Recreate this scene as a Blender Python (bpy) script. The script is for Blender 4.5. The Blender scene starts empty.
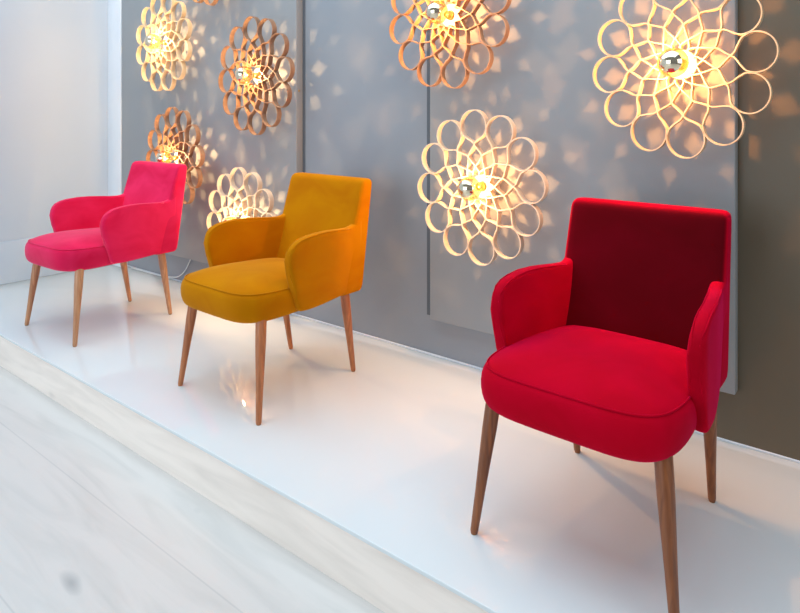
import bpy, bmesh, math, random
from mathutils import Vector, Matrix, noise
random.seed(4)
scene = bpy.context.scene
COL = scene.collection
R = math.radians
PLAT = 0.163            # platform height above the floor
WALL = 2.307            # back wall plane (y)
EDGE = 1.203            # platform front edge (y)
PT = 0.05               # thickness of the wall panels
LEFT = -4.47            # left wall plane (x)

# ---------------------------------------------------------------- materials
def new_mat(name):
    m = bpy.data.materials.new(name); m.use_nodes = True
    nt = m.node_tree
    return m, nt, nt.nodes['Principled BSDF']

def node(nt, kind, **kw):
    n = nt.nodes.new(kind)
    for k, v in kw.items():
        if k in n.inputs: n.inputs[k].default_value = v
        else: setattr(n, k, v)
    return n

def rgb(r, g, b):       # display 0-255 -> linear
    f = lambda c: ((c/255+0.055)/1.055)**2.4 if c > 10 else c/255/12.92
    return (f(r), f(g), f(b), 1)

def mix_color(nt, fac, a, b):
    m = nt.nodes.new('ShaderNodeMix'); m.data_type = 'RGBA'
    nt.links.new(fac, m.inputs[0]); m.inputs[6].default_value = a; m.inputs[7].default_value = b
    return m.outputs[2]

def ramp(nt, src, p0, p1):
    m = nt.nodes.new('ShaderNodeMapRange'); m.inputs[1].default_value = p0; m.inputs[2].default_value = p1
    nt.links.new(src, m.inputs[0]); return m.outputs[0]

def plain(name, col, rough=.5, metal=0, var=0.0, scale=4, coat=0, bump=0):
    m, nt, b = new_mat(name)
    b.inputs['Roughness'].default_value = rough; b.inputs['Metallic'].default_value = metal
    b.inputs['Coat Weight'].default_value = coat
    tc = node(nt, 'ShaderNodeTexCoord')
    nz = node(nt, 'ShaderNodeTexNoise', Scale=scale, Detail=4.0)
    nt.links.new(tc.outputs['Object'], nz.inputs['Vector'])
    c2 = tuple(c*(1-var) for c in col[:3])+(1,)
    nt.links.new(mix_color(nt, ramp(nt, nz.outputs[0], .35, .65), col, c2), b.inputs['Base Color'])
    if bump:
        bp = node(nt, 'ShaderNodeBump', Strength=bump, Distance=.002)
        nt.links.new(nz.outputs[0], bp.inputs['Height']); nt.links.new(bp.outputs[0], b.inputs['Normal'])
    return m

def velvet(name, deep, mid, tint, sheen=.6, srough=.35, face=.35):
    m, nt, b = new_mat(name)
    b.inputs['Roughness'].default_value = .85
    b.inputs['Specular IOR Level'].default_value = .05
    b.inputs['Sheen Weight'].default_value = sheen
    b.inputs['Sheen Roughness'].default_value = srough
    b.inputs['Sheen Tint'].default_value = tint
    tc = node(nt, 'ShaderNodeTexCoord')
    mp = node(nt, 'ShaderNodeMapping'); mp.inputs['Scale'].default_value = (1, 1, 1.6)
    nt.links.new(tc.outputs['Object'], mp.inputs[0])
    nz = node(nt, 'ShaderNodeTexNoise', Scale=5.0, Detail=3.0, Distortion=.8)
    nt.links.new(mp.outputs[0], nz.inputs['Vector'])
    pile = mix_color(nt, ramp(nt, nz.outputs[0], .3, .7), deep, mid)
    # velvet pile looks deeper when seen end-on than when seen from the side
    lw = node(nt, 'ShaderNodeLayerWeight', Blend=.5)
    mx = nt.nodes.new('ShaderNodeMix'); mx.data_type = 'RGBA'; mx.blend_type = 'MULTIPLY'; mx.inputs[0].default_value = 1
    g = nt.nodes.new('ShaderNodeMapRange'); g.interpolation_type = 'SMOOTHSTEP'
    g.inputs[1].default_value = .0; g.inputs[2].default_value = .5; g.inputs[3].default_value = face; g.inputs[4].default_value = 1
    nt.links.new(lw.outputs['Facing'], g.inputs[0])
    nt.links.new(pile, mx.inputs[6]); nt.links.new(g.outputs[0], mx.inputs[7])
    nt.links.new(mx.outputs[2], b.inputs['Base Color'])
    fine = node(nt, 'ShaderNodeTexNoise', Scale=900.0, Detail=2.0)
    nt.links.new(tc.outputs['Object'], fine.inputs['Vector'])
    bp = node(nt, 'ShaderNodeBump', Strength=.15, Distance=.0006)
    nt.links.new(fine.outputs[0], bp.inputs['Height']); nt.links.new(bp.outputs[0], b.inputs['Normal'])
    return m

def wood(name, light, dark, scale=(30, 30, 2.2), rough=.38, coat=.15):
    m, nt, b = new_mat(name)
    b.inputs['Roughness'].default_value = rough; b.inputs['Coat Weight'].default_value = coat
    tc = node(nt, 'ShaderNodeTexCoord')
    mp = node(nt, 'ShaderNodeMapping'); mp.inputs['Scale'].default_value = scale
    nt.links.new(tc.outputs['Object'], mp.inputs[0])
    nz = node(nt, 'ShaderNodeTexNoise', Scale=2.2, Detail=6.0, Distortion=.6)
    nt.links.new(mp.outputs[0], nz.inputs['Vector'])
    nt.links.new(mix_color(nt, ramp(nt, nz.outputs[0], .35, .65), light, dark), b.inputs['Base Color'])
    return m

def washed_boards(name, base, tone, knot, plank, rough, offset=0.0, axis='Y'):
    """whitewashed boards running along X with knots and thin seams"""
    m, nt, b = new_mat(name)
    b.inputs['Roughness'].default_value = rough
    tc = node(nt, 'ShaderNodeTexCoord')
    mp = node(nt, 'ShaderNodeMapping'); mp.inputs['Scale'].default_value = (1.1, 9, 9)
    nt.links.new(tc.outputs['Object'], mp.inputs[0])
    nz = node(nt, 'ShaderNodeTexNoise', Scale=1.6, Detail=7.0, Distortion=1.2)
    nt.links.new(mp.outputs[0], nz.inputs['Vector'])
    c1 = mix_color(nt, ramp(nt, nz.outputs[0], .42, .72), base, tone)
    # knots: a few smooth cells
    mk = node(nt, 'ShaderNodeMapping'); mk.inputs['Scale'].default_value = (2.6, 6.5, 6.5)
    nt.links.new(tc.outputs['Object'], mk.inputs[0])
    wob = node(nt, 'ShaderNodeTexNoise', Scale=3.0, Detail=2.0)
    nt.links.new(tc.outputs['Object'], wob.inputs['Vector'])
    add = nt.nodes.new('ShaderNodeVectorMath'); add.operation = 'MULTIPLY_ADD'
    nt.links.new(wob.outputs['Color'], add.inputs[0]); add.inputs[1].default_value = (.5, .5, .5)
    nt.links.new(mk.outputs[0], add.inputs[2])
    vo = node(nt, 'ShaderNodeTexVoronoi', Scale=1.0)
    nt.links.new(add.outputs[0], vo.inputs['Vector'])
    kf = ramp(nt, vo.outputs['Distance'], .17, .03)
    sep = node(nt, 'ShaderNodeSeparateColor'); nt.links.new(vo.outputs['Color'], sep.inputs[0])
    gate = nt.nodes.new('ShaderNodeMath'); gate.operation = 'GREATER_THAN'; gate.inputs[1].default_value = .5
    nt.links.new(sep.outputs[0], gate.inputs[0])
    mu = nt.nodes.new('ShaderNodeMath'); mu.operation = 'MULTIPLY'
    nt.links.new(kf, mu.inputs[0]); nt.links.new(gate.outputs[0], mu.inputs[1])
    mu2 = nt.nodes.new('ShaderNodeMath'); mu2.operation = 'MULTIPLY'; mu2.inputs[1].default_value = .7
    nt.links.new(mu.outputs[0], mu2.inputs[0])
    mx = nt.nodes.new('ShaderNodeMix'); mx.data_type = 'RGBA'
    nt.links.new(mu2.outputs[0], mx.inputs[0]); nt.links.new(c1, mx.inputs[6]); mx.inputs[7].default_value = knot
    out = mx.outputs[2]
    if plank:
        sx = node(nt, 'ShaderNodeSeparateXYZ'); nt.links.new(tc.outputs['Object'], sx.inputs[0])
        a = nt.nodes.new('ShaderNodeMath'); a.operation = 'ADD'; a.inputs[1].default_value = offset
        nt.links.new(sx.outputs[axis], a.inputs[0])
        w = nt.nodes.new('ShaderNodeMath'); w.operation = 'PINGPONG'; w.inputs[1].default_value = plank/2
        nt.links.new(a.outputs[0], w.inputs[0])
        seam = ramp(nt, w.outputs[0], .0035, .0008)
        hf = nt.nodes.new('ShaderNodeMath'); hf.operation = 'MULTIPLY'; hf.inputs[1].default_value = .25
        nt.links.new(seam, hf.inputs[0])
        m2 = nt.nodes.new('ShaderNodeMix'); m2.data_type = 'RGBA'
        nt.links.new(hf.outputs[0], m2.inputs[0]); nt.links.new(out, m2.inputs[6]); m2.inputs[7].default_value = knot
        out = m2.outputs[2]
    nt.links.new(out, b.inputs['Base Color'])
    return m

M = {}
M['wall_grey'] = plain('grey_wall_paint', rgb(146, 149, 154), .55, var=.05, scale=1.3)
M['panel_grey'] = plain('grey_panel_paint', rgb(149, 150, 151), .5, var=.05, scale=1.1)
M['white_wall'] = plain('white_wall_paint', rgb(186, 197, 208), .5, var=.02, scale=1.5)
M['white_trim'] = plain('white_trim_paint', rgb(222, 226, 231), .4, var=.03)
M['platform'] = plain('white_gloss_platform', rgb(224, 227, 226), .05, var=.015, scale=2)
M['platform'].node_tree.nodes['Principled BSDF'].inputs['Specular IOR Level'].default_value = .35
M['wall_dark'] = plain('shaded_wall_grey', rgb(100, 88, 70), .5, var=.05, scale=1.1)
M['riser'] = washed_boards('whitewashed_riser', rgb(252, 238, 225), rgb(236, 222, 209), rgb(165, 156, 150), 0, .45)
M['floor'] = washed_boards('whitewashed_floor', rgb(217, 210, 204), rgb(205, 199, 193), rgb(150, 150, 150), .355, .42, offset=-.985)
M['cable'] = plain('white_cable', rgb(228, 228, 228), .4)
# end-on darkening set per panel; red back's shade is put into its colour
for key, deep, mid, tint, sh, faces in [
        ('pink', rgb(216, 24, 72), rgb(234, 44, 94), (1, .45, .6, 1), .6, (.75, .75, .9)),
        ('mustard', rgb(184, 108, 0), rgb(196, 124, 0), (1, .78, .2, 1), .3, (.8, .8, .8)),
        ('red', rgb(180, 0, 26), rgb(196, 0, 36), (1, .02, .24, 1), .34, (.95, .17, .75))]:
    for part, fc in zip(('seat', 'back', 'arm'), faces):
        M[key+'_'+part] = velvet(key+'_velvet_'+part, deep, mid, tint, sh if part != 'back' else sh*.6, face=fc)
M['walnut_light'] = wood('oiled_beech', rgb(200, 146, 104), rgb(170, 114, 76))
M['walnut'] = wood('walnut_wood', rgb(192, 118, 70), rgb(158, 90, 48))
M['walnut_dark'] = wood('dark_walnut_wood', rgb(150, 84, 38), rgb(112, 57, 22))
M['metal_tip'] = plain('brass_tip', rgb(150, 110, 70), .35, 1)
LS = (6, 6, 6)
M['ash'] = wood('pale_ash_ply', rgb(226, 200, 164), rgb(208, 178, 140), LS, .5, 0)
M['white_ash'] = wood('whitewashed_ash_ply', rgb(228, 206, 182), rgb(212, 188, 162), LS, .5, 0)
M['oak'] = wood('oak_ply', rgb(192, 148, 112), rgb(164, 120, 86), LS, .5, 0)
M['copper_oak'] = wood('copper_brown_ply', rgb(172, 132, 102), rgb(138, 98, 72), LS, .5, 0)
M['plate'] = plain('white_lamp_plate', rgb(238, 234, 226), .45)
M['brass'] = plain('brass_socket', rgb(214, 168, 96), .28, 1)
M['mirror'] = plain('silvered_crown', rgb(238, 222, 192), .04, .9)

def glass_mat():
    m = bpy.data.materials.new('amber_bulb_glass'); m.use_nodes = True
    nt = m.node_tree; nt.nodes.clear()
    out = nt.nodes.new('ShaderNodeOutputMaterial')
    tr = nt.nodes.new('ShaderNodeBsdfTransparent'); tr.inputs[0].default_value = (1.0, .80, .50, 1)
    gl = nt.nodes.new('ShaderNodeBsdfGlossy'); gl.inputs['Roughness'].default_value = .05
    gl.inputs[0].default_value = (1, .9, .7, 1)
    lw = nt.nodes.new('ShaderNodeLayerWeight'); lw.inputs[0].default_value = .2
    fr = nt.nodes.new('ShaderNodeMath'); fr.operation = 'MULTIPLY_ADD'; fr.inputs[1].default_value = .7; fr.inputs[2].default_value = .10
    nt.links.new(lw.outputs['Facing'], fr.inputs[0])
    mx = nt.nodes.new('ShaderNodeMixShader')
    nt.links.new(fr.outputs[0], mx.inputs[0]); nt.links.new(tr.outputs[0], mx.inputs[1]); nt.links.new(gl.outputs[0], mx.inputs[2])
    nt.links.new(mx.outputs[0], out.inputs[0]); return m
M['glass'] = glass_mat()
def emit(name, col, s):
    m = bpy.data.materials.new(name); m.use_nodes = True
    nt = m.node_tree; nt.nodes.clear()
    out = nt.nodes.new('ShaderNodeOutputMaterial'); e = nt.nodes.new('ShaderNodeEmission')
    e.inputs[0].default_value = col; e.inputs[1].default_value = s
    nt.links.new(e.outputs[0], out.inputs[0]); return m
M['filament'] = emit('glowing_filament', (1, .50, .18, 1), 22)

# ---------------------------------------------------------------- helpers
def link(name, bm, mat, parent=None, smooth=True, loc=(0, 0, 0)):
    me = bpy.data.meshes.new(name)
    bmesh.ops.recalc_face_normals(bm, faces=bm.faces)
    bm.to_mesh(me); bm.free()
    me.materials.append(mat)
    for p in me.polygons: p.use_smooth = smooth
    o = bpy.data.objects.new(name, me); COL.objects.link(o)
    o.location = loc
    if parent: o.parent = parent
    return o

def subsurf(o, n=2):
    md = o.modifiers.new('Subdivision', 'SUBSURF'); md.levels = n; md.render_levels = n

def thing(name, label, cat, loc=(0, 0, 0), rz=0, group=None):
    o = bpy.data.objects.new(name, None); COL.objects.link(o)
    o.empty_display_size = .1
    o.location = loc; o.rotation_euler = (0, 0, rz); o['label'] = label; o['category'] = cat
    if group: o['group'] = group
    return o

def box(bm, x0, x1, y0, y1, z0, z1):
    vs = [bm.verts.new((x, y, z)) for x in (x0, x1) for y in (y0, y1) for z in (z0, z1)]
    for f in ((0, 1, 3, 2), (4, 6, 7, 5), (0, 4, 5, 1), (2, 3, 7, 6), (0, 2, 6, 4), (1, 5, 7, 3)):
        bm.faces.new([vs[i] for i in f])

def structure(name, dims, mat, bevel=0):
    bm = bmesh.new(); box(bm, *dims)
    if bevel:
        bmesh.ops.bevel(bm, geom=list(bm.edges), offset=bevel, segments=3, profile=.5, affect='EDGES')
    o = link(name, bm, mat, smooth=False); o['kind'] = 'structure'
    if bevel:
        for p in o.data.polygons: p.use_smooth = True
        o.data.set_sharp_from_angle(angle=R(50))
    return o

def loft(bm, rings, cap=True, closed=True):
    vr = [[bm.verts.new(p) for p in r] for r in rings]
    n = len(vr[0])
    for a, b in zip(vr, vr[1:]):
        for i in range(n if closed else n-1):
            j = (i+1) % n
            bm.faces.new((a[i], a[j], b[j], b[i]))
    if cap:
        bm.faces.new(vr[0][::-1]); bm.faces.new(vr[-1])
    return vr

def tube(bm, pts, r, seg=8):
    pts = [Vector(p) for p in pts]; rings = []
    up = Vector((0, 0, 1))
    for i, p in enumerate(pts):
        t = (pts[min(i+1, len(pts)-1)]-pts[max(i-1, 0)]).normalized()
        ref = up if abs(t.z) < .95 else Vector((1, 0, 0))
        a = t.cross(ref).normalized(); b = t.cross(a)
        rings.append([p+a*math.cos(k*2*math.pi/seg)*r+b*math.sin(k*2*math.pi/seg)*r for k in range(seg)])
    loft(bm, rings)

def lerp_table(tab, x):
    if x <= tab[0][0]: return tab[0][1]
    for (a, va), (b, vb) in zip(tab, tab[1:]):
        if x <= b:
            t = (x-a)/(b-a); t = t*t*(3-2*t) if False else t
            return va+(vb-va)*t
    return tab[-1][1]

def catmull(pts, n=8):
    P = [2*Vector(pts[0])-Vector(pts[1])]+[Vector(p) for p in pts]+[2*Vector(pts[-1])-Vector(pts[-2])]
    out = []
    for i in range(1, len(P)-2):
        p0, p1, p2, p3 = P[i-1:i+3]
        for k in range(n):
            t = k/n
            out.append(.5*((2*p1)+(p2-p0)*t+(2*p0-5*p1+4*p2-p3)*t*t+(3*p1-p0-3*p2+p3)*t**3))
    out.append(P[-2]); return out

# ---------------------------------------------------------------- setting
structure('floor', (-6.5, 3.2, -4.5, WALL+.1, -.05, 0), M['floor'])
# platform: glossy slab on a whitewashed riser
structure('trim_1', (LEFT, 3.2, EDGE+.004, WALL, 0, PLAT-.012), M['riser']).name = 'trim_1'
structure('trim_2', (LEFT, 3.2, EDGE, WALL, PLAT-.012, PLAT), M['platform'], .002)
structure('wall_back', (LEFT-.1, 3.2, WALL, WALL+.1, -.05, 3.4), M['wall_grey'])
structure('wall_left', (LEFT-.1, LEFT, -4.5, WALL, -.05, 3.4), M['white_wall'])
structure('baseboard_left', (LEFT, LEFT+.014, EDGE+.0, WALL-.05, PLAT, PLAT+.272), M['white_wall'], .003)
structure('trim_3', (LEFT, -4.283, WALL-PT-.004, WALL, PLAT, 3.4), M['white_trim'], .004)
structure('trim_4', (-4.278, -2.455, WALL-PT, WALL, PLAT+.18, 3.4), M['panel_grey'], .004)
M['gap'] = plain('dark_gap', rgb(92, 97, 103), .7)  # thin strips beside the panels: their edge shadow, put in as colour
structure('trim_9', (-1.632, -1.57, WALL-.004, WALL, PLAT+.181, 3.4), M['gap'])
structure('trim_10', (-2.4545, -2.438, WALL-.004, WALL, PLAT+.18, 3.4), M['gap'])
structure('trim_5', (-1.584, -.367, WALL-PT, WALL, PLAT+.181, 3.4), M['panel_grey'], .004)
structure('trim_8', (-.62, 3.2, WALL-.005, WALL, PLAT, 3.4), M['wall_dark'])  # added board: daylight falling off to the right, put into a darker wall colour
bm = bmesh.new(); tube(bm, [(-4.4, WALL-.003, PLAT+.004), (3.1, WALL-.003, PLAT+.004)], .005, 8)
o = link('trim_6', bm, M['white_trim']); o['kind'] = 'structure'
bm = bmesh.new()
bmesh.ops.create_uvsphere(bm, u_segments=12, v_segments=8, radius=.006, matrix=Matrix.Translation((-2.4545, WALL-.03, PLAT+1.225)) @ Matrix.Diagonal((.5, 1, 1, 1)))
o = link('trim_7', bm, M['brass']); o['kind'] = 'structure'

# ---------------------------------------------------------------- chair
SEG = 24
def seat_outline(inset, z, n=64):
    """plan of the seat: wide rounded front, narrower back"""
    out = []
    for k in range(n):
        a = 2*math.pi*k/n
        c, s = math.cos(a), math.sin(a)
        e = 2/4.9 if s < 0 else 2/5.0
        y0 = -.02
        hw = .256-inset
        ly = (.305 if s < 0 else .255)-inset
        x = math.copysign(abs(c)**e, c)*hw
        y = y0+math.copysign(abs(s)**e, s)*ly
        if y > -.05: x *= 1-.20*min(1, (y+.05)/.25)
        out.append((x, y, z-(z > .44)*.05*(y+.30)*min(1, (z-.44)/.03)))
    return out

def build_seat(mat, parent):
    bm = bmesh.new()
    rings = [seat_outline(i, z) for i, z in
             [(.10, .340), (.040, .341), (.018, .346), (.006, .362), (0, .394), (.002, .427), (.008, .442), (.0155, .4505),
              (.024, .4575), (.045, .4695), (.08, .483), (.13, .4945), (.17, .499)]]
    vr = loft(bm, rings, cap=False)
    for r, z in ((vr[0], .340), (vr[-1], .5005)):
        c = bm.verts.new((0, -.02, z-(z > .44)*.014))
        for i in range(len(r)): bm.faces.new((r[i], r[(i+1) % len(r)], c))
    o = link('seat', bm, mat, parent); subsurf(o, 1)
    bm = bmesh.new()
    pts = [p for p in seat_outline(.0148, .4515, 96)]
    # piping only where the seat stands clear of the arms
    pts = [p for p in pts if p[1] < -.08]
    pts.sort(key=lambda p: math.atan2(p[1]-.1, p[0]))
    tube(bm, pts, .0026, 6)
    link('piping', bm, mat, o)
    return o

def arm_half_width(y):      # centre line of the arm wall, from nose to back
    return lerp_table([(-.20, .254), (-.12, .256), (0, .2495), (.12, .232), (.22, .2145), (.40, .213)], y)

ARM_TOP = [(-.150, .560), (-.147, .580), (-.138, .598), (-.122, .613), (-.095, .626), (-.06, .634), (0, .638), (.06, .637),
           (.12, .632), (.17, .627), (.205, .625), (.232, .628), (.252, .636), (.268, .648), (.285, .66)]
ARM_BOT = [(-.150, .550), (-.147, .525), (-.141, .500), (-.131, .470), (-.118, .425), (-.108, .385), (-.097, .357), (-.06, .351),
           (.06, .351), (.12, .352), (.17, .353), (.205, .355), (.232, .353), (.252, .352), (.268, .351), (.285, .35)]

def build_arm(side, mat, parent):
    ys = [-.150, -.1485, -.145, -.139, -.130, -.118, -.106, -.094, -.075, -.04, 0, .05, .10, .15, .19, .22, .245, .262, .275, .285]
    bm = bmesh.new(); rings = []; edge_in = []; edge_out = []
    for y in ys:
        zt = lerp_table(ARM_TOP, y); zb = lerp_table(ARM_BOT, y)
        th = .038
        nose = min(1, math.sqrt(max(0.02, (y+.151)/.016)))
        t = th*(.55+.45*nose)
        cx = arm_half_width(y)
        H = zt-zb; ring = []
        rr = min(.0145, t/2*.92, H/2*.92)
        for qx, qz, a0 in ((1, -1, -90), (1, 1, 0), (-1, 1, 90), (-1, -1, 180)):
            for k in range(5):
                a = R(a0+90*k/4)
                x = cx+qx*(t/2-rr)+rr*math.cos(a); z = (zt+zb)/2+qz*(H/2-rr)+rr*math.sin(a)
                ring.append([side*(x+.035*max(0, z-.47)), y, z])
            if (qx, qz) in ((1, -1), (-1, 1)):      # side faces, two more rows
                for q in (.33, .67):
                    z0, z1 = ((zb+rr, zt-rr) if qx > 0 else (zt-rr, zb+rr)); z = z0+(z1-z0)*q
                    ring.append([side*(cx+qx*(t/2+.003)+.035*max(0, z-.47)), y, z])
        rings.append(ring)
        fl = .035*max(0, zt-.47)
        edge_out.append((side*(cx+t*.5-.004+fl), y, zt-.004)); edge_in.append((side*(cx-t*.5+.004+fl), y, zt-.004))
    loft(bm, rings)
    o = link('armrest', bm, mat, parent); subsurf(o, 1)
    # two lines of piping: up the nose and along the top
    for sgn in (1, -1):
        pts = []
        path = [(-.097, .38), (-.108, .405), (-.120, .44), (-.131, .472), (-.141, .502), (-.1465, .53), (-.149, .555), (-.1465, .581),
                (-.138, .599), (-.122, .614), (-.095, .626), (-.06, .633), (0, .637), (.06, .636), (.12, .631), (.17, .626), (.205, .624)]
        for y, z in path:
            off = .0145*(.60+.40*min(1, max(0, (y+.149)/.03)))
            pts.append((side*(arm_half_width(y)+sgn*off+.035*max(0, z-.47)), y+.002, z-.0025))
        bm = bmesh.new(); tube(bm, pts, .0021, 6)
        link('piping', bm, mat, o)
    return o

def build_back(mat, parent):
    bm = bmesh.new(); rings = []
    zs = [.346, .348, .356, .40, .46, .52, .58, .64, .70, .75, .785, .804, .813, .819, .8215]
    for z in zs:
        f = (z-.346)/.484
        yf = .155+.147*f                       # front face
        yr = .292+.073*f                       # rear face
        hw = .240-.004*f
        d = (yr-yf)/2; cy = (yr+yf)/2
        e = 0
        if z > .80: e = .022-math.sqrt(max(0, .022**2-(z-.80)**2))
        if z < .356: e = (.356-z)*1.2
        hw -= e; d -= min(e, d-.004)
        r = .017
        ring = []
        for qx, qy, a0 in ((1, -1, -90), (1, 1, 0), (-1, 1, 90), (-1, -1, 180)):
            rr = min(r, d*.95)
            for k in range(5):
                a = R(a0+90*k/4)
                ring.append((qx*(hw-rr)+rr*math.cos(a), cy+qy*(d-rr)+rr*math.sin(a), z))
            # extra points along the long sides keep the panel flat
            if (qx, qy) == (1, 1):
                for q in (.5, 0, -.5): ring.append((hw*q, cy+d, z))
        for q in (-.5, 0, .5): ring.append((hw*q, cy-d-.0, z))
        rings.append(ring)
    loft(bm, rings)
    o = link('backrest', bm, mat, parent); subsurf(o, 1)
    return o

def build_leg(top, foot, r0, r1, mat, parent):
    bm = bmesh.new(); T, F = Vector(top), Vector(foot)
    rings = []
    prof = [(0, r0*.96), (.01, r0), (.3, r0*.97-.0005), (.7, (r0*.3+r1*.7)*1.0), (.97, r1*1.02), (.985, r1), (1, r1*.85)]
    for t, r in prof:
        p = T.lerp(F, t)
        rings.append([(p.x+r*math.cos(2*math.pi*k/SEG), p.y+r*math.sin(2*math.pi*k/SEG), p.z) for k in range(SEG)])
    # object origin at the top so the grain follows the leg
    loft(bm, rings)
    o = link('leg', bm, mat, parent)
    o.data.set_sharp_from_angle(angle=R(60))
    bm = bmesh.new()
    bmesh.ops.create_cone(bm, cap_ends=True, segments=20, radius1=r1*.8, radius2=r1*.8, depth=.004,
                          matrix=Matrix.Translation((F.x, F.y, F.z-.0005)))
    link('glide', bm, M['metal_tip'], o, smooth=False)
    return o

def armchair(name, label, velv, legm, loc, rz):
    t = thing(name, label, 'chair', (loc[0], loc[1], PLAT), rz, 'velvet armchairs on the white platform')
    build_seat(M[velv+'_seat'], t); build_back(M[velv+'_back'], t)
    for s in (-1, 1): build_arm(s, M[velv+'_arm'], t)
    for s in (-1, 1):
        build_leg((s*.210, -.228, .385), (s*.250, -.272, .0025), .0205, .0105, legm, t)
        build_leg((s*.205, .205, .385), (s*.200, .270, .0025), .0205, .0105, legm, t)
    return t

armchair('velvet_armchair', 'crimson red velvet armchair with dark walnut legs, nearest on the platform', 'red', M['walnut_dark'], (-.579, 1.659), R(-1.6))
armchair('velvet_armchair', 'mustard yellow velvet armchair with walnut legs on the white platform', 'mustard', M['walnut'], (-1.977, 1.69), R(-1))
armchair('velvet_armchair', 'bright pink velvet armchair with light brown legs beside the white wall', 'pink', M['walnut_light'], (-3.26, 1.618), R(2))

# ---------------------------------------------------------------- flower lamps
W_ = .029               # depth of the bent strips
def petal_mesh():
    Rc = .2495; rc = Rc*math.sin(R(15))-.0012
    half = []
    for a in range(0, 121, 8):                     # from outer pole round the loop
        t = R(a); half.append((rc*math.sin(t), Rc+rc*math.cos(t)))
    half += [(.024, .1915), (.0035, .178), (.0045, .168), (.020, .150), (.128*math.tan(R(15))-.002, .126), (.019, .105), (.003, .087), (.0035, .080), (.0125, .060), (.0115, .049)]
    dense = catmull([(x, 0, z) for x, z in half], 4)
    pts = [Vector((-p.x, 0, p.z)) for p in reversed(dense)]+dense[1:]
    th = .0016
    bm = bmesh.new(); rings = []
    for i, p in enumerate(pts):
        t = (pts[min(i+1, len(pts)-1)]-pts[max(i-1, 0)]).normalized()
        nrm = Vector((-t.z, 0, t.x))
        rad = CURVE[i].length                     # the strips are narrower near the hub
        h = W_/2*(.34+.66*min(1, max(0, (rad-.20)/.06)))
        rings.append([p+nrm*th+Vector((0, y, 0)) for y in (-h, h)]+[p-nrm*th+Vector((0, y, 0)) for y in (h, -h)])
    loft(bm, rings)
    bmesh.ops.recalc_face_normals(bm, faces=bm.faces)
    me = bpy.data.meshes.new('wooden_petal'); bm.to_mesh(me); bm.free()
    for p in me.polygons: p.use_smooth = True
    me.set_sharp_from_angle(angle=R(40))
    return me

def lathe_y(bm, prof, seg=32):      # profile of (radius, y) turned about the y axis
    rings = [[(r*math.cos(2*math.pi*k/seg), y, r*math.sin(2*math.pi*k/seg)) for k in range(seg)] for r, y in prof]
    loft(bm, rings)

BR = .047; BY = -.175       # bulb radius and centre (y, out from the wall)
def petal_curve():
    Rc = .2495; rc = Rc*math.sin(R(15))-.0012
    half = []
    for a in range(0, 129, 8):                     # from outer pole round the loop
        t = R(a); half.append((rc*math.sin(t), Rc+rc*math.cos(t)))
    half += [(.033, .2005), (.014, .1935), (.0026, .187), (.0026, .182), (.020, .166), (.1505*math.tan(R(15))-.0015, .1505), (.1445*math.tan(R(15))-.0015, .1445), (.022, .124), (.0026, .104), (.0026, .098), (.0165, .075), (.0125, .052)]
    dense = catmull([(x, 0, z) for x, z in half], 4)
    pts = [Vector((-p.x, 0, p.z)) for p in reversed(dense)]+dense[1:]
    th = .0016
    bm = bmesh.new(); rings = []
    for i, p in enumerate(pts):
        t = (pts[min(i+1, len(pts)-1)]-pts[max(i-1, 0)]).normalized()
        nrm = Vector((-t.z, 0, t.x))
        rad = CURVE[i].length                     # the strips are narrower near the hub
        h = W_/2*(.53+.47*min(1, max(0, (rad-.15)/.07)))
        rings.append([p+nrm*th+Vector((0, y, 0)) for y in (-h, h)]+[p-nrm*th+Vector((0, y, 0)) for y in (h, -h)])
    loft(bm, rings)
    bmesh.ops.recalc_face_normals(bm, faces=bm.faces)
    me = bpy.data.meshes.new('wooden_petal'); bm.to_mesh(me); bm.free()
    for p in me.polygons: p.use_smooth = True
    me.set_sharp_from_angle(angle=R(40))
    return me

def lathe_y(bm, prof, seg=32):      # profile of (radius, y) turned about the y axis
    rings = [[(r*math.cos(2*math.pi*k/seg), y, r*math.sin(2*math.pi*k/seg)) for k in range(seg)] for r, y in prof]
    loft(bm, rings)

BR = .047; BY = -.175       # bulb radius and centre (y, out from the wall)
def petal_curve():
    Rc = .2495; rc = Rc*math.sin(R(15))-.0012
    half = []
    for a in range(0, 129, 8):                     # from outer pole round the loop
        t = R(a); half.append((rc*math.sin(t), Rc+rc*math.cos(t)))
    half += [(.030, .1965), (.013, .187), (.0030, .177), (.0030, .168), (.017, .150), (.128*math.tan(R(15))-.002, .128), (.021, .108), (.0035, .088), (.0035, .080), (.0135, .064), (.0125, .051)]
    dense = catmull([(x, 0, z) for x, z in half], 4)
    return [Vector((-p.x, 0, p.z)) for p in reversed(dense)]+dense[1:]
CURVE = petal_curve()

def build_petal(ang, sx, sz, mat, parent):
    th = .0019; rot = Matrix.Rotation(ang, 3, 'Y')
    pts = []
    for p in CURVE:
        q = rot @ p; pts.append(Vector((q.x*sx, 0, q.z*sz)))
    bm = bmesh.new(); rings = []
    for i, p in enumerate(pts):
        t = (pts[min(i+1, len(pts)-1)]-pts[max(i-1, 0)]).normalized()
        nrm = Vector((-t.z, 0, t.x))
        rings.append([p+nrm*th+Vector((0, y, 0)) for y in (-W_/2, W_/2)]+[p-nrm*th+Vector((0, y, 0)) for y in (W_/2, -W_/2)])
    loft(bm, rings)
    o = link('wooden_petal', bm, mat, parent, loc=(0, LY, 0))
    o.data.set_sharp_from_angle(angle=R(40))
    return o
LY = -.105

def lathe_y(bm, prof, seg=32, cap=True):      # profile of (radius, y) turned about the y axis
    rings = [[(r*math.cos(2*math.pi*k/seg), y, r*math.sin(2*math.pi*k/seg)) for k in range(seg)] for r, y in prof]
    return loft(bm, rings, cap=cap)

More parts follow.
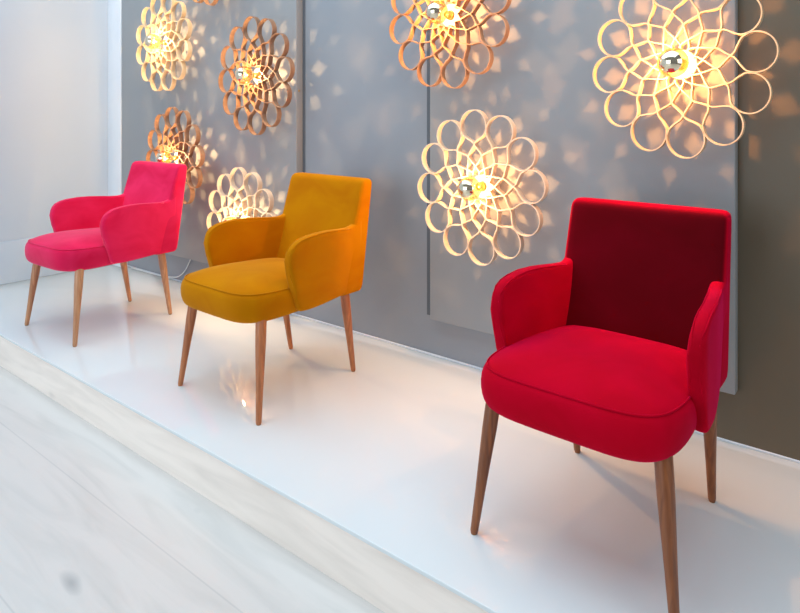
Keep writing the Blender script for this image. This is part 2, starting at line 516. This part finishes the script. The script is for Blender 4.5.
def lamp(label, matname, x, y, z, rot, sx, sz, watts, glow):
    glow = (glow[0], min(1, glow[1]*1.12), min(1, glow[2]*1.35))      # the amber glass warms it again
    t = thing('flower_wall_lamp', label, 'lamp', (x, y, z), 0, 'flower shaped wooden wall lamps')
    for k in range(12): build_petal(R(rot+30*k), sx, sz, M[matname], t)
    bm = bmesh.new(); lathe_y(bm, [(.040, 0), (.040, -.058), (.049, -.060), (.0495, -.062), (.0495, -.072), (.048, -.074), (.020, -.0745)])
    link('backplate', bm, M['plate'], t)
    bm = bmesh.new(); lathe_y(bm, [(.0185, -.074), (.0185, -.092), (.0165, -.096), (.0145, -.097), (.0135, -.106)])
    link('socket', bm, M['brass'], t)
    # globe bulb: clear amber rear, silvered crown
    cut = 48
    bm = bmesh.new()
    prof = [(.0132, -.104), (.0135, -.114), (.0155, BY+.0535), (.0205, BY+.0445)]
    prof += [(BR*math.sin(R(a)), BY+BR*math.cos(R(a))) for a in range(32, 181-cut, 8)]+[(BR*math.sin(R(180-cut)), BY+BR*math.cos(R(180-cut)))]
    lathe_y(bm, prof, cap=False)
    b = link('bulb', bm, M['glass'], t)
    bm = bmesh.new()
    vr = lathe_y(bm, [(BR*1.002*math.sin(R(a)), BY-BR*1.002*math.cos(R(a))) for a in (2, 8, 16, 24, 32, 40, cut)], cap=False)
    bm.faces.new(vr[0])
    c = link('silver_crown', bm, M['mirror'], b); c['label'] = 'mirrored silver crown'
    bm = bmesh.new()
    pts = []
    for k in range(0, 31):
        a = R(k*12*.92); pts.append((.012*math.cos(a), BY+.006+.004*math.cos(a*5), .012*math.sin(a)))
    tube(bm, pts, .0011, 6); link('filament', bm, M['filament'], b)
    L = bpy.data.lights.new('bulb_light', 'POINT'); L.energy = watts; L.color = glow; L.shadow_soft_size = .006
    lo = bpy.data.objects.new('bulb_light', L); COL.objects.link(lo); lo.parent = t; lo.location = (0, -.190, 0)
    return t

SURF = WALL-PT
CAMZ = PLAT+1.1
def lamp_xz(px, py, yy):     # world x,z of a point on the plane y=yy, measured off the photograph
    d = ((px-400)/615, 1.0); r = (.78980, -.61330); n = (.61330, .78980)
    t = yy/(d[0]*n[0]+d[1]*n[1])
    return (d[0]*r[0]+d[1]*r[1])*t, CAMZ-(py-114)/615*t
for px, py, mt, rot, sx, sz, w, lab, glow in [
        (163, 42.5, 'ash', 15, .97, 1.0, 8, 'pale ash flower wall lamp nearest the white wall, top left', (1, .74, .50)),
        (254.5, 75.5, 'copper_oak', -5, .97, 1.03, 8, 'brown flower wall lamp between pink and mustard chairs, beside the panel edge', (1, .72, .46)),
        (174, 158, 'copper_oak', -5, .96, 1.01, 8, 'copper brown flower wall lamp partly hidden behind the pink chair back', (1, .72, .46)),
        (241, 223.5, 'white_ash', -5, .96, .99, 8, 'whitish flower wall lamp low on the wall, half hidden by the mustard chair arm', (1, .76, .52)),
        (446.5, 14.5, 'oak', -10, .955, 1.0, 11, 'light brown flower wall lamp cut off by the top edge, above the cream one', (1, .54, .25)),
        (478.5, 187, 'white_ash', -4.5, .94, .995, 9, 'cream flower wall lamp left of the crimson chair back', (1, .56, .28)),
        (678.5, 64, 'ash', -6, .90, .985, 14, 'large pale flower wall lamp above the crimson chair', (1, .47, .18)),
        (210, -50, 'oak', -3, .96, 1.03, 8, 'orange brown flower wall lamp of which only the lowest rings show at the top edge', (1, .70, .42))]:
    x, z = lamp_xz(px, py, SURF-.105)
    lamp(lab, mt, x, SURF, z, rot, sx, sz, w, glow)

# ---------------------------------------------------------------- cable
bm = bmesh.new()
def wpt(px, py, yy):
    x, z = lamp_xz(px, py, yy); return (x, yy, max(z, PLAT+.0035))
pts = [(-3.50, WALL-.02, PLAT+.20), wpt(190.8, 257, WALL-.012), wpt(188.5, 264, WALL-.012), wpt(185, 270.5, WALL-.012), wpt(180.5, 275.3, WALL-.012), wpt(175, 277.2, WALL-.012),
       (-3.80, WALL-.012, PLAT+.008), (-3.92, WALL-.014, PLAT+.0035), (-4.05, WALL-.014, PLAT+.0035), (-4.2, WALL-.02, PLAT+.0035)]
tube(bm, catmull(pts, 6), .0035, 8)
o = link('power_cable', bm, M['cable']); o['label'] = 'thin white cable curving from under the wall panel behind the pink chair'; o['category'] = 'cable'

# ---------------------------------------------------------------- light
def area(name, loc, target, sx, sy, watts, col):
    L = bpy.data.lights.new(name, 'AREA'); L.shape = 'RECTANGLE'; L.size = sx; L.size_y = sy; L.energy = watts; L.color = col
    o = bpy.data.objects.new(name, L); COL.objects.link(o); o.location = loc
    o.rotation_euler = (Vector(target)-Vector(loc)).to_track_quat('-Z', 'Y').to_euler()
    return o
area('window_daylight', (-2.6, -3.6, 1.7), (-2.8, 2.0, .7), 3.6, 2.8, 125, (.74, .87, 1.0))
area('side_daylight', (3.4, .0, 1.9), (-3, 1.0, .6), 2.6, 2.4, 45, (.90, .96, 1.0))
area('ceiling_light', (-2.0, .9, 3.6), (-2.0, .9, 0), 6.0, 2.4, 150, (.70, .87, 1.0))
w = bpy.data.worlds.new('room_ambient'); scene.world = w; w.use_nodes = True
bg = w.node_tree.nodes['Background']; bg.inputs[0].default_value = (.82, .90, 1.0, 1); bg.inputs[1].default_value = .15

# ---------------------------------------------------------------- camera
cam = bpy.data.cameras.new('camera'); co = bpy.data.objects.new('camera', cam); COL.objects.link(co)
co.location = (0, 0, CAMZ); co.rotation_euler = (R(90), 0, math.atan2(.6133, .7898))
cam.sensor_width = 36; cam.lens = 615/800*36; cam.shift_y = -192.5/800
cam.clip_start = .05
scene.camera = co
vs = scene.view_settings
vs.view_transform = 'Standard'; vs.look = 'None'; vs.gamma = 1; vs.use_curve_mapping = False; vs.exposure = 0
